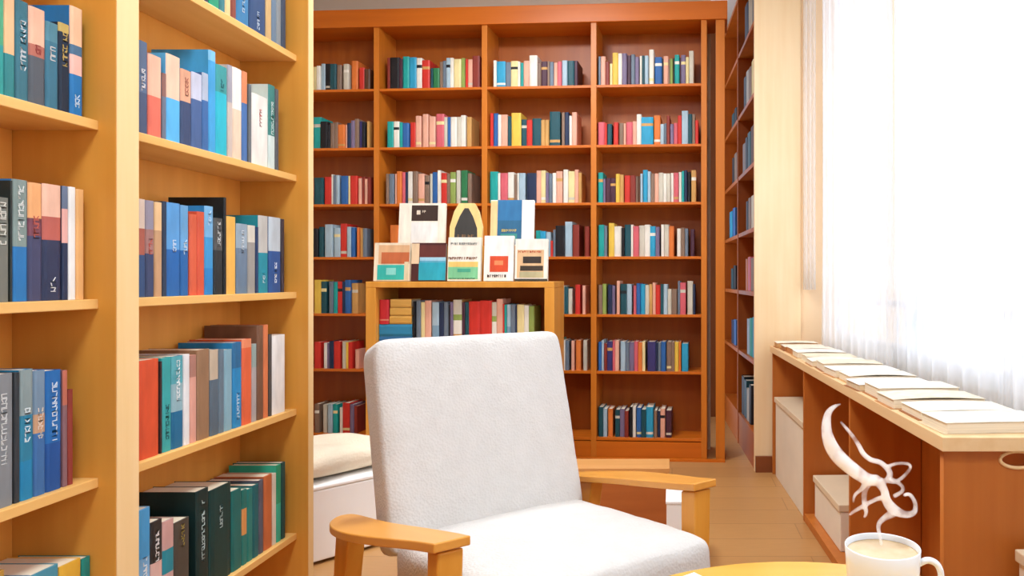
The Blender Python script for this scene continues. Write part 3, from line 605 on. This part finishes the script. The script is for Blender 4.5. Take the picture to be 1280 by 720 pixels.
face_book(513, 556, 303, zl, Y1, '#4a2424', [(0,.02,.22,.55,'#e6c7a2'),(.22,.06,1,.38,'#64302c'),(.24,.38,1,.5,'#9fc9dc'),(.24,.47,1,.52,'#5aa7c0'),(.22,.52,1,.98,'#2aa3b8')], 'face-out book with dark red top and turquoise sea below, second in the front row')
face_book(558.5, 600, 296, zl, Y1, '#efe8da', [(.08,.12,.9,.17,'T#8b8b86'),(.02,.45,.92,.51,'T#7a4a30'),(.02,.56,.92,.68,'#ecc46f'),(.02,.68,.92,.96,'#7cc493'),(.3,.72,.7,.8,'#4aa88a'),(.05,.93,.85,.96,'T#2f5f52')], 'cream face-out book with yellow and green lower half, middle of the front row')
face_book(604, 641, 294, zl, Y1, '#f1ede6', [(.2,.45,.82,.80,'#d9512f'),(.35,.55,.65,.65,'#ee8a5a'),(.12,.86,.8,.92,'T#3c342c')], 'white face-out book with a red square picture in the front row')
face_book(643, 684, 298, zl, Y1, '#efe9dc', [(.06,.26,.88,.92,'#e0b98c'),(.1,.28,.84,.33,'T#c05a3a'),(.24,.42,.8,.58,'#39322c'),(.16,.64,.86,.76,'#40372c'),(.14,.78,.86,.92,'#b7b08a'),(0,.95,1,1,'#3a3a34')], 'cream face-out book with two dark picture bands at the end of the front row')
face_book(497, 555, 253, zt, Y2, '#eadfcd', [(.27,.05,.84,.42,'#3b2a24'),(.38,.17,.46,.27,'#d8c8b4'),(.5,.17,.6,.23,'T#c8b8a4'),(.27,.45,.84,.97,'#e6e2dc')], 'white face-out book with dark brown title block, standing on the raised back step')
face_book(561, 602, 253, zt, Y2, '#ecc983', [(.14,.12,.86,.98,('#3c3a38',)),(.25,.74,.75,.84,'T#8a6a4a')], 'arch-topped face-out book, yellow with a dark pointed arch, on the raised step', arch=True)
face_book(612, 666.5, 249, zt, Y2, '#f0ece4', [(0,.02,.16,.98,'#ecc48c'),(.16,.0,.72,.98,'#2c6386'),(.16,.0,.72,.45,'#2f6f9e'),(.26,.64,.6,.70,'T#c9b56a'),(.24,.74,.62,.9,'#3f8f88')], 'blue and white face-out book on the raised step of the rack')

# ------------------------------------------------------------------ window bench
def BX(y): return .657-.0395*(y-1.74)
bn = empty('window_bench', (BX(1.74), 1.74, 0)); tag(bn, 'low wooden window bench with open compartments running under the curtains', 'bench')
def bp(name, poly, z0, z1, m, bev=.0015):
    bm = bmesh.new(); prism(bm, [(x-BX(1.74), y-1.74) for x, y in poly], z0, z1); o = obj(name, bm, m, bn)
    if bev: bevmod(o, bev, 2)
    return o
BT = .72
ye = 4.065
def backx(y): return WXL(y)-.03
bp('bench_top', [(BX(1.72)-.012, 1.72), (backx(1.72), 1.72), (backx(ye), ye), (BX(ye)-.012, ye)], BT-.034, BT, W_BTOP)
for y, t in ((2.53, .02), (3.26, .02), (ye-.02, .02)):
    bp('divider', [(BX(y), y), (backx(y)-.03, y), (backx(y)-.03, y+t), (BX(y), y+t)], 0, BT-.034, W_BENCH)
bp('back_panel', [(backx(1.76)-.028, 1.765), (backx(1.76)-.01, 1.765), (backx(ye)-.01, ye), (backx(ye)-.028, ye)], 0.0, BT-.034, W_BENCH)
for ya, yb in ((1.765, 2.53), (2.55, 3.26)):
    bp('base_board', [(BX(ya)+.002, ya), (backx(ya)-.03, ya), (backx(yb)-.03, yb), (BX(yb)+.002, yb)], 0, .035, W_BENCH)
# near end panel with an oval grip hole
cu = bpy.data.curves.new('end_panel', 'CURVE'); cu.dimensions = '2D'; cu.fill_mode = 'BOTH'; cu.extrude = .012
ex = backx(1.745)-BX(1.74)
def poly2(pts):
    s = cu.splines.new('POLY'); s.points.add(len(pts)-1); s.use_cyclic_u = True
    for p, q in zip(s.points, pts): p.co = (q[0], q[1], 0, 1)
poly2([(0, 0), (ex, 0), (ex, BT-.034), (0, BT-.034)])
gx = wx(1273, 1.74)-BX(1.74); gz = .662
hole = [(gx+.042*math.cos(a)*(1), gz+.018*math.sin(a)) for a in [2*PI*k/28 for k in range(28)]]
poly2(hole)
tmp = bpy.data.objects.new('tmp', cu); C.objects.link(tmp)
dg = bpy.context.evaluated_depsgraph_get(); me = bpy.data.meshes.new_from_object(tmp.evaluated_get(dg)); bpy.data.objects.remove(tmp)
me.transform(Matrix.Rotation(PI/2, 4, 'X')); me.materials.clear(); me.materials.append(W_BENCH)
ep = bpy.data.objects.new('end_panel', me); C.objects.link(ep); ep.parent = bn; ep.location = (0, .013, 0)
bm = bmesh.new(); ring = [(gx+.044*math.cos(a), .0, gz+.020*math.sin(a)) for a in [2*PI*k/28 for k in range(29)]]
tube(bm, ring, [.0045]*29, 8); gr_ = obj('grip_rim', bm, W_BTOP, ep, smooth=True); gr_.location = (0, -.013, 0)

CREAM = mat('cream_paint', '#efe4cf', .55, .03)
def cbox(name, yb0, yb1, x_in, x_out, z0, z1, label, cat, lid=True):
    r = empty(name, (BX((yb0+yb1)/2)+x_in, (yb0+yb1)/2, z0), math.atan(.0395)); tag(r, label, cat)
    L = (yb1-yb0)/2; D = x_out-x_in
    bx('body', (0, -L, 0), (D, L, z1-z0-(.03 if lid else 0)), CREAM, r, bev=.003)
    if lid: bx('lid', (-.008, -L-.004, z1-z0-.028), (D, L+.004, z1-z0), mat('cream_lid', '#e6d2b2', .5, .03), r, bev=.003)
    return r
r1 = cbox('storage_box', 3.305, 4.01, .01, .195, 0.0, .44, 'large cream storage box with a lid in the far bench compartment', 'storage box')
cbox('storage_box', 2.80, 3.22, .04, .21, .036, .22, 'small cream lidded box inside the middle bench compartment', 'storage box')
cbox('storage_box', 1.50, 1.70, .16, .36, 0, .46, 'pale lidded box standing against the bench end below the oval grip', 'storage box')

# magazines and open books along the bench top
rm = random.Random(11)
PC = ['#f4ecd9', '#efe6d2', '#f6f1e6', '#eddfc4', '#f2ead8']
CC = ['#c98a50', '#b9763e', '#d8a468', '#e6d2b0', '#a8683a']
posn = ['at the near end', 'second from the near end', 'third from the near end', 'fourth from the near end', 'fifth from the near end', 'sixth from the near end', 'seventh from the near end', 'seventh from the far end',
        'sixth from the far end', 'fifth from the far end', 'fourth from the far end', 'third from the far end', 'second from the far end', 'at the far end']
y = 1.755
cur = []
i = 0
while y < 3.97 and i < 14:
    t = .162 if i < 13 else .13
    th = rm.uniform(.022, .036); L = .30
    cy_ = y+t/2; x0 = BX(cy_)+rm.uniform(-.006, .018)
    L = min(L, backx(cy_)-.015-x0)
    o = empty('magazine', (x0+L/2, cy_, BT+.0005), math.atan(.0395)+rm.uniform(-.05, .05))
    tag(o, f'cream paper magazine lying on the bench top, {posn[i]} of the row', 'magazine', 'magazines laid out along the window bench')
    w2 = (t-.016)/2
    bx('rear_cover', (-L/2-.006, -w2, 0), (L/2, w2, .0015), cloth(rm.choice(CC)), o)
    bm = bmesh.new(); box(bm, (-L/2+.003, -w2+.002, .0016), (L/2-.003, w2-.002, th-.0022)); obj('pages', bm, cloth(rm.choice(CC[:4])) if rm.random() < .25 else PAGE, o)
    bm = bmesh.new(); n = 10                                     # top sheet slightly curled
    g = [[bm.verts.new((-L/2+L*k/n, s*w2, th-.002+.004*math.sin(PI*k/n)*((i % 3)*.6+.2)+e)) for k in range(n+1)] for s in (-1, 1) for e in (0, .0016)]
    a0, a1, b0, b1 = g
    for k in range(n):
        bm.faces.new((a1[k], a1[k+1], b1[k+1], b1[k])); bm.faces.new((a0[k], b0[k], b0[k+1], a0[k+1])); bm.faces.new((a0[k], a0[k+1], a1[k+1], a1[k])); bm.faces.new((b0[k], b1[k], b1[k+1], b0[k+1]))
    bm.faces.new((a0[0], a1[0], b1[0], b0[0])); bm.faces.new((a0[n], b0[n], b1[n], a1[n]))
    obj('front_cover', bm, cloth(rm.choice(PC)), o, smooth=False)
    y += t+.004; i += 1

# ------------------------------------------------------------------ armchair
FAB = bpy.data.materials.new('cream_boucle'); FAB.use_nodes = True
nt = FAB.node_tree; b = nt.nodes['Principled BSDF']; b.inputs['Base Color'].default_value = rgb('#e6dfd8'); b.inputs['Roughness'].default_value = .95
b.inputs['Sheen Weight'].default_value = .25; b.inputs['Specular IOR Level'].default_value = .1
tc = nt.nodes.new('ShaderNodeTexCoord'); vo = nt.nodes.new('ShaderNodeTexVoronoi'); vo.inputs['Scale'].default_value = 150
n1 = nt.nodes.new('ShaderNodeTexNoise'); n1.inputs['Scale'].default_value = 22; n1.inputs['Detail'].default_value = 6
ad = nt.nodes.new('ShaderNodeMath'); ad.operation = 'MULTIPLY_ADD'; ad.inputs[1].default_value = .35
bp1 = nt.nodes.new('ShaderNodeBump'); bp1.inputs['Strength'].default_value = .4; bp1.inputs['Distance'].default_value = .008
nt.links.new(tc.outputs['Object'], vo.inputs['Vector']); nt.links.new(tc.outputs['Object'], n1.inputs['Vector'])
nt.links.new(vo.outputs['Distance'], ad.inputs[0]); nt.links.new(n1.outputs['Fac'], ad.inputs[2]); nt.links.new(ad.outputs[0], bp1.inputs['Height']); nt.links.new(bp1.outputs['Normal'], b.inputs['Normal'])
cr = nt.nodes.new('ShaderNodeMix'); cr.data_type = 'RGBA'; cr.inputs['A'].default_value = rgb('#cac6c0'); cr.inputs['B'].default_value = rgb('#d6d2cc')
nt.links.new(n1.outputs['Fac'], cr.inputs['Factor']); nt.links.new(cr.outputs['Result'], b.inputs['Base Color'])

AR = math.atan2(.62, .785)
ch = empty('armchair', (-.188, 1.668, 0), AR); tag(ch, 'cream boucle armchair with light oak frame and curved wooden arms', 'armchair')
def cushion(name, sx, sy, sz, M, parent, r=.04, crown=.02, sag=None):
    """rounded slab with a crowned face, built as a superellipsoid grid"""
    bm = bmesh.new(); box(bm, (-sx/2, -sy/2, -sz/2), (sx/2, sy/2, sz/2))
    bmesh.ops.subdivide_edges(bm, edges=list(bm.edges), cuts=15, use_grid_fill=True)
    hx, hy, hz = sx/2, sy/2, sz/2
    for v in bm.verts:
        c = Vector((max(-hx+r, min(hx-r, v.co.x)), max(-hy+r, min(hy-r, v.co.y)), max(-hz+r, min(hz-r, v.co.z))))
        d = v.co-c
        if d.length > 1e-9: v.co = c+d.normalized()*r
        u, w = v.co.x/hx, v.co.y/hy
        cz = (1-u*u)*(1-w*w)
        if v.co.z > 0: v.co.z += crown*cz
        if sag: sag(v, u, w)
        v.co += Vector((0, 0, .0016*math.sin(v.co.x*47+v.co.y*31)+.0014*math.sin(v.co.y*73-v.co.x*22)))
    bmesh.ops.transform(bm, matrix=M, verts=bm.verts)
    o = obj(name, bm, FAB, parent, smooth=True)
    s = o.modifiers.new('s', 'SUBSURF'); s.levels = s.render_levels = 1
    return o
# seat: slopes a little down to the back
cushion('seat_cushion', .575, .66, .15, Matrix.Translation((0, .205, .374)) @ Matrix.Rotation(math.radians(-5), 4, 'X'), ch, .045, .022)
rec = math.radians(17)
Mb = Matrix.Translation((-.012, .53, .35)) @ Matrix.Rotation(-rec, 4, 'X') @ Matrix.Translation((0, 0, .30)) @ Matrix.Rotation(PI/2, 4, 'X')
cushion('backrest_cushion', .585, .585, .14, Mb, ch, .030, .014)
# arms: curved planks, posts, rails
def arm(sg):
    pl = []
    e = .026 if sg < 0 else 0
    zz_ = lambda yy: .566-.190*yy
    ctr = [(.318+e, -.038), (.326+e, .06), (.345+e, .20), (.362+e, .36), (.362+e, .50), (.350+e, .62), (.336+e, .70), (.330+e, .73)]
    wd = [.038, .043, .052, .056, .053, .043, .026, .010]
    cs = catmull([(x, yy, zz_(yy), w) for (x, yy), w in zip(ctr, wd)], 5)
    bm = bmesh.new(); rings = []
    for x, yy, z, w in cs:
        rings.append([bm.verts.new((sg*(x+o), yy, z+zz)) for o, zz in ((-w, -.010), (w, -.010), (w, .010), (-w, .010))])
    for a, c_ in zip(rings, rings[1:]):
        for k in range(4): bm.faces.new((a[k], a[(k+1) % 4], c_[(k+1) % 4], c_[k]))
    bm.faces.new(rings[0][::-1]); bm.faces.new(rings[-1])
    o = obj('armrest', bm, W_CHAIRA, ch); bevmod(o, .007, 3)
    for p in o.data.polygons: p.use_smooth = False
    def post(name, top, bot, sx, sy, ztop, slope=0):
        bm = bmesh.new(); lo = []; hi = []
        for dx, dy in ((-1, -1), (1, -1), (1, 1), (-1, 1)):
            lo.append(bm.verts.new((sg*bot[0]+dx*sx*.42, bot[1]+dy*sy*.42, 0))); hi.append(bm.verts.new((sg*top[0]+dx*sx/2, top[1]+dy*sy/2, ztop-slope*dy*sy/2)))
        bm.faces.new(lo[::-1]); bm.faces.new(hi)
        for k in range(4): bm.faces.new((lo[k], lo[(k+1) % 4], hi[(k+1) % 4], hi[k]))
        o = obj(name, bm, W_CHAIR, ch); bevmod(o, .005, 3)
    post('leg', (.318+e, .0), (.322+e, .01), .054, .058, .553, .19)
    post('leg', (.350+e, .58), (.356+e, .68), .045, .12, .4435, .19)
    bm = bmesh.new(); box(bm, (sg*(.312+e)-.011, .028, .235), (sg*(.312+e)+.011, .56, .295)); obj('side_rail', bm, W_CHAIR, ch)
arm(-1); arm(1)
bm = bmesh.new(); box(bm, (-.332, .030, .225), (.300, .050, .275)); obj('front_rail', bm, W_CHAIR, ch)
bm = bmesh.new(); box(bm, (-.332, .50, .225), (.300, .52, .275)); obj('rear_rail', bm, W_CHAIR, ch)

# ------------------------------------------------------------------ white ottoman box and cushion, pale box behind the chair
WB = mat('white_lacquer', '#fcfcfa', .45, .02)
ob = empty('ottoman_box', (-1.45, 2.66, 0), math.atan2(.76, .65)); tag(ob, 'white box seat behind the birch bookcase with a beige cushion on it', 'box seat')
bx('body', (0, 0, .012), (.56, .46, .285), WB, ob, bev=.006)
bx('lid', (0-.004, -.004, .286), (.564, .464, .302), WB, ob, bev=.005)
for x in (.03, .50):
    for yy in (.03, .40): bx('foot', (x, yy, 0), (x+.03, yy+.03, .012), W_BACK, ob)
def pillow(name, sx, sy, sz, m, loc, rot):
    bm = bmesh.new(); bmesh.ops.create_grid(bm, x_segments=34, y_segments=34, size=1)
    top = bm.verts[:]
    def f(u, v): return max(0, (1-abs(u)**3.2)*(1-abs(v)**3.2))**.5
    up = {v: v.co.copy() for v in top}
    t = bmesh.new(); N = 34; A = []; B = []
    for i_ in range(N+1):
        ra = []; rbm = []
        for j in range(N+1):
            u, v = -1+2*i_/N, -1+2*j/N; hh = f(u, v)
            pin = 1-.10*(1-abs(u))*(abs(v)**4)-.10*(1-abs(v))*(abs(u)**4)
            wr = .05*math.sin(5*u+3*v)*hh-.16*math.exp(-((u*.8+v*.6+.15)*5)**2)*hh
            ra.append(t.verts.new((u*sx/2*pin, v*sy/2*pin, sz*(.45+.55*hh+wr*.6))))
            rbm.append(t.verts.new((u*sx/2*pin, v*sy/2*pin, sz*(.45-.45*hh))) if hh > 1e-4 else ra[-1])
        A.append(ra); B.append(rbm)
    for i_ in range(N):
        for j in range(N):
            t.faces.new((A[i_][j], A[i_+1][j], A[i_+1][j+1], A[i_][j+1])).smooth = True
            q = [B[i_][j], B[i_][j+1], B[i_+1][j+1], B[i_+1][j]]
            try: t.faces.new(q).smooth = True
            except ValueError: pass
    bm.free()
    o = obj(name, t, m, smooth=True, loc=loc); o.rotation_euler = rot
    return o
BEI = mat('beige_linen', '#e6d6bd', .9, .08, (5, 5, 5), bump=.3, bscale=120)
uo = (math.cos(math.atan2(.76, .65)), math.sin(math.atan2(.76, .65)))
cxy = (-1.45+uo[0]*.27-uo[1]*.23, 2.66+uo[1]*.27+uo[0]*.23)
tag(pillow('cushion', .50, .42, .125, BEI, (cxy[0], cxy[1], .303), (0, 0, math.atan2(.76, .65)+.1)), 'puffy beige linen cushion lying on the white box seat', 'cushion')
pb = empty('storage_box', (wx(856, 2.75), 2.75, 0), 0); tag(pb, 'white storage box on the floor behind the armchair, glimpsed under its arm', 'storage box')
bx('body', (-.07, 0, 0), (.045, .22, .235), WB, pb, bev=.004); bx('lid', (-.073, -.003, .2355), (.048, .223, .25), WB, pb, bev=.004)

lc = empty('low_bench', (wx(768, 3.2), 3.2, 0)); tag(lc, 'low brown wooden bench on the floor between armchair and orange bookcase', 'bench')
LBW = wood('brown_bench_wood', '#b86a34', '#a85c2a', 'x')
bx('seat_board', (-.27, -.004, .235), (.245, .165, .257), wood('brown_bench_top_lit', '#dca060', '#cf9250', 'x'), lc, bev=.002)  # top board paler than the panels: light falling on it put into the colour
bx('front_panel', (-.26, .0, .0), (.235, .018, .2345), LBW, lc, bev=.001)
bx('rear_panel', (-.26, .14, .0), (.235, .158, .2345), LBW, lc, bev=.001)
# ------------------------------------------------------------------ round table, mug, napkin, steam
TC = (.165, .70); TR = .325; TZ = .70
tb = empty('round_table', (TC[0], TC[1], 0)); tag(tb, 'round light wooden coffee table holding the white mug', 'table')
bm = bmesh.new(); lathe(bm, [(0, TZ-.028), (TR-.02, TZ-.028), (TR-.004, TZ-.02), (TR, TZ-.010), (TR-.003, TZ-.002), (TR-.008, TZ), (0, TZ)], 96); o = obj('table_top', bm, W_TABLE, tb)
for k in range(3):
    a = PI/2+k*2*PI/3+.3
    bm = bmesh.new(); tube(bm, [(.25*math.cos(a), .25*math.sin(a), 0), (.16*math.cos(a), .16*math.sin(a), TZ-.027)], [.013, .02], 16); obj('leg', bm, W_TABLE, tb)
bm = bmesh.new(); lathe(bm, [(0, TZ-.05), (.17, TZ-.05), (.17, TZ-.0285), (0, TZ-.0285)], 48); obj('apron', bm, W_TABLE, tb)
MX, MY = wx(1103, .86), .86
mg = empty('mug', (MX, MY, TZ+.0003)); tag(mg, 'white ceramic mug of milky coffee standing on the round table', 'mug')
CER = mat('white_ceramic', '#e9edf0', .18, .01, spec=.5)
bm = bmesh.new(); lathe(bm, [(0, .002), (.026, .002), (.027, 0), (.030, .0005), (.034, .006), (.038, .018), (.0415, .040), (.0430, .065), (.0440, .0795), (.0432, .0808), (.0422, .0795), (.0412, .065), (.0395, .040), (.036, .018), (.028, .007), (0, .006)], 72)
obj('cup_body', bm, CER, mg)
bm = bmesh.new(); pts = catmull([(.0405, -.0, .060), (.052, 0, .0655), (.063, 0, .061), (.0675, 0, .048), (.063, 0, .033), (.050, 0, .022), (.037, 0, .019)], 6)
tube(bm, pts, [.0038]*len(pts), 14); h_ = obj('handle', bm, CER, mg, smooth=True); h_.rotation_euler.z = -.12
COF = mat('milky_coffee', '#d9bf98', .25, .10, (60, 60, 60), col2='#cdb086')
bm = bmesh.new(); lathe(bm, [(0, .0725), (.030, .0725), (.0395, .0727), (.0412, .0735), (.0408, .0715), (0, .0705)], 64); obj('coffee', bm, COF, mg)
np_ = empty('napkin', (wx(868, .972), .972, TZ+.0003), PI/4-.1); tag(np_, 'folded white napkin on the far edge of the round table', 'napkin')
NAP = mat('napkin_paper', '#f2efe9', .9, .03)
for k in range(3):
    e = .001*k; bx('fold', (-.11+e, -.11+e, .0012*k), (0-e*1.5, -e*1.5, .0012*k+.0011), NAP, np_)
np_.location = (wx(868, .972), .975, TZ+.0003)

ST = bpy.data.materials.new('steam_volume'); ST.use_nodes = True
nt = ST.node_tree; nt.nodes.clear(); out = nt.nodes.new('ShaderNodeOutputMaterial'); vs = nt.nodes.new('ShaderNodeVolumePrincipled')
vs.inputs['Color'].default_value = (1, .985, .97, 1); vs.inputs['Anisotropy'].default_value = .0; vs.inputs['Density'].default_value = 260
nz = nt.nodes.new('ShaderNodeTexNoise'); nz.inputs['Scale'].default_value = 60; tc = nt.nodes.new('ShaderNodeTexCoord')
mr = nt.nodes.new('ShaderNodeMapRange'); mr.inputs['From Min'].default_value = .35; mr.inputs['From Max'].default_value = .65; mr.inputs['To Min'].default_value = 50; mr.inputs['To Max'].default_value = 300
nt.links.new(tc.outputs['Object'], nz.inputs['Vector']); nt.links.new(nz.outputs['Fac'], mr.inputs['Value']); nt.links.new(mr.outputs['Result'], vs.inputs['Density'])
nt.links.new(vs.outputs[0], out.inputs['Volume'])
paths = [
 [(1051,505,1.5),(1041,512,4),(1034,522,6),(1032,538,8),(1038,556,10),(1050,573,11),(1066,587,10.5),(1082,597,9),(1096,599,8)],
 [(1052,528,2),(1062,540,3),(1070,552,3.5),(1078,566,4),(1090,576,4),(1103,580,4),(1111,590,4.5),(1106,600,4)],
 [(1108,585,3),(1120,578,2.6),(1134,579,2.6),(1139,587,2.6),(1132,596,2.8),(1118,601,3),(1106,599,3)],
 [(1096,599,8),(1104,612,6),(1109,626,7),(1118,638,8),(1130,642,5.5),(1141,638,4),(1144,628,3.4),(1139,620,3),(1130,619,2.6)],
 [(1116,638,7),(1107,648,4.5),(1100,658,3.6),(1099,668,3),(1100,679,2.4)],
 [(1092,600,5),(1084,612,4.5),(1080,626,4),(1081,638,3),(1080,646,2)],
 [(1107,624,4),(1094,625,3.2),(1080,629,3.2),(1070,637,3),(1063,646,2)],
 [(1112,598,3.4),(1124,604,3),(1127,613,3),(1119,622,3.4)],
 [(1083,597,6),(1076,610,3.4),(1070,620,2.6),(1068,630,1.8)]]
bm = bmesh.new()
for i, p in enumerate(paths):
    q = catmull([(a, b_, r) for a, b_, r in p], 6)
    pts = [(wx(a, MY)-MX, .006*math.sin(k*.25+i*1.3), wz(b_, MY)-TZ) for k, (a, b_, r) in enumerate(q)]
    tube(bm, pts, [max(r, 1.6)*MY/F*.86 for a, b_, r in q], 12)
so = obj('steam', bm, ST, loc=(MX, MY, TZ))
rmo = so.modifiers.new('r', 'REMESH'); rmo.mode = 'VOXEL'; rmo.voxel_size = .0011
sm = so.modifiers.new('s', 'SMOOTH'); sm.factor = .8; sm.iterations = 3
tag(so, 'curling wisps of white steam rising from the coffee mug', 'steam', kind='stuff')

# ------------------------------------------------------------------ fill lights added at the ceiling, out of view, to brighten the room
LM = bpy.data.materials.new('fill_diffuser'); LM.use_nodes = True
e = LM.node_tree.nodes['Principled BSDF']; e.inputs['Emission Color'].default_value = (.95, .97, 1, 1); e.inputs['Emission Strength'].default_value = 6; e.inputs['Base Color'].default_value = (1, 1, 1, 1)
for k, (x, yy, pw, lab) in enumerate(((-.85, 3.1, 50, 'added square fill light, unseen, above the display rack'), (-.35, 1.7, 14, 'added square fill light, unseen, above the armchair'), (-.35, 0.1, 42, 'added square fill light, unseen, behind the camera above the table'))):
    r = empty('fill_light', (x, yy, CZ-.05)); tag(r, lab, 'fill light', 'added square fill lights')
    bx('fill_housing', (-.3, -.3, .012), (.3, .3, .05), CEIL, r, bev=.004); bx('diffuser', (-.28, -.28, .0), (.28, .28, .0115), LM, r)
    ld = bpy.data.lights.new('fill_lamp', 'AREA'); ld.shape = 'SQUARE'; ld.size = .55; ld.energy = pw; ld.color = (.84, .93, 1)
    lo = bpy.data.objects.new('fill_lamp', ld); C.objects.link(lo); lo.parent = r; lo.location = (0, 0, -.004)

# ------------------------------------------------------------------ daylight
W = bpy.data.worlds.new('sky'); S.world = W; W.use_nodes = True
bg = W.node_tree.nodes['Background']; bg.inputs[0].default_value = (.80, .93, 1.16, 1); bg.inputs[1].default_value = 2.55
ld = bpy.data.lights.new('sun', 'SUN'); ld.energy = .9; ld.angle = .15; ld.color = (1, .97, .93)
so2 = bpy.data.objects.new('sun', ld); C.objects.link(so2); so2.location = (4, -2, 5)
so2.rotation_euler = Vector((-.80, .45, -.62)).to_track_quat('-Z', 'Y').to_euler()

# ------------------------------------------------------------------ camera
cd = bpy.data.cameras.new('camera'); cam = bpy.data.objects.new('camera', cd); C.objects.link(cam); S.camera = cam
cam.location = (0, 0, H); cam.rotation_euler = (PI/2, 0, 0)
cd.sensor_width = 36; cd.lens = F/1280*36; cd.shift_x = (640-CX)/1280; cd.shift_y = (CY-360)/1280
cd.clip_start = .02
S.view_settings.view_transform = 'Standard'; S.view_settings.look = 'None'; S.view_settings.gamma = 1; S.view_settings.use_curve_mapping = False
S.view_settings.exposure = 0.0
S.cycles.volume_bounces = 8
S.cycles.max_bounces = 14
S.cycles.diffuse_bounces = 5
S.cycles.transparent_max_bounces = 16
print('BOOKS', BOOKS, 'cand', len(cand))
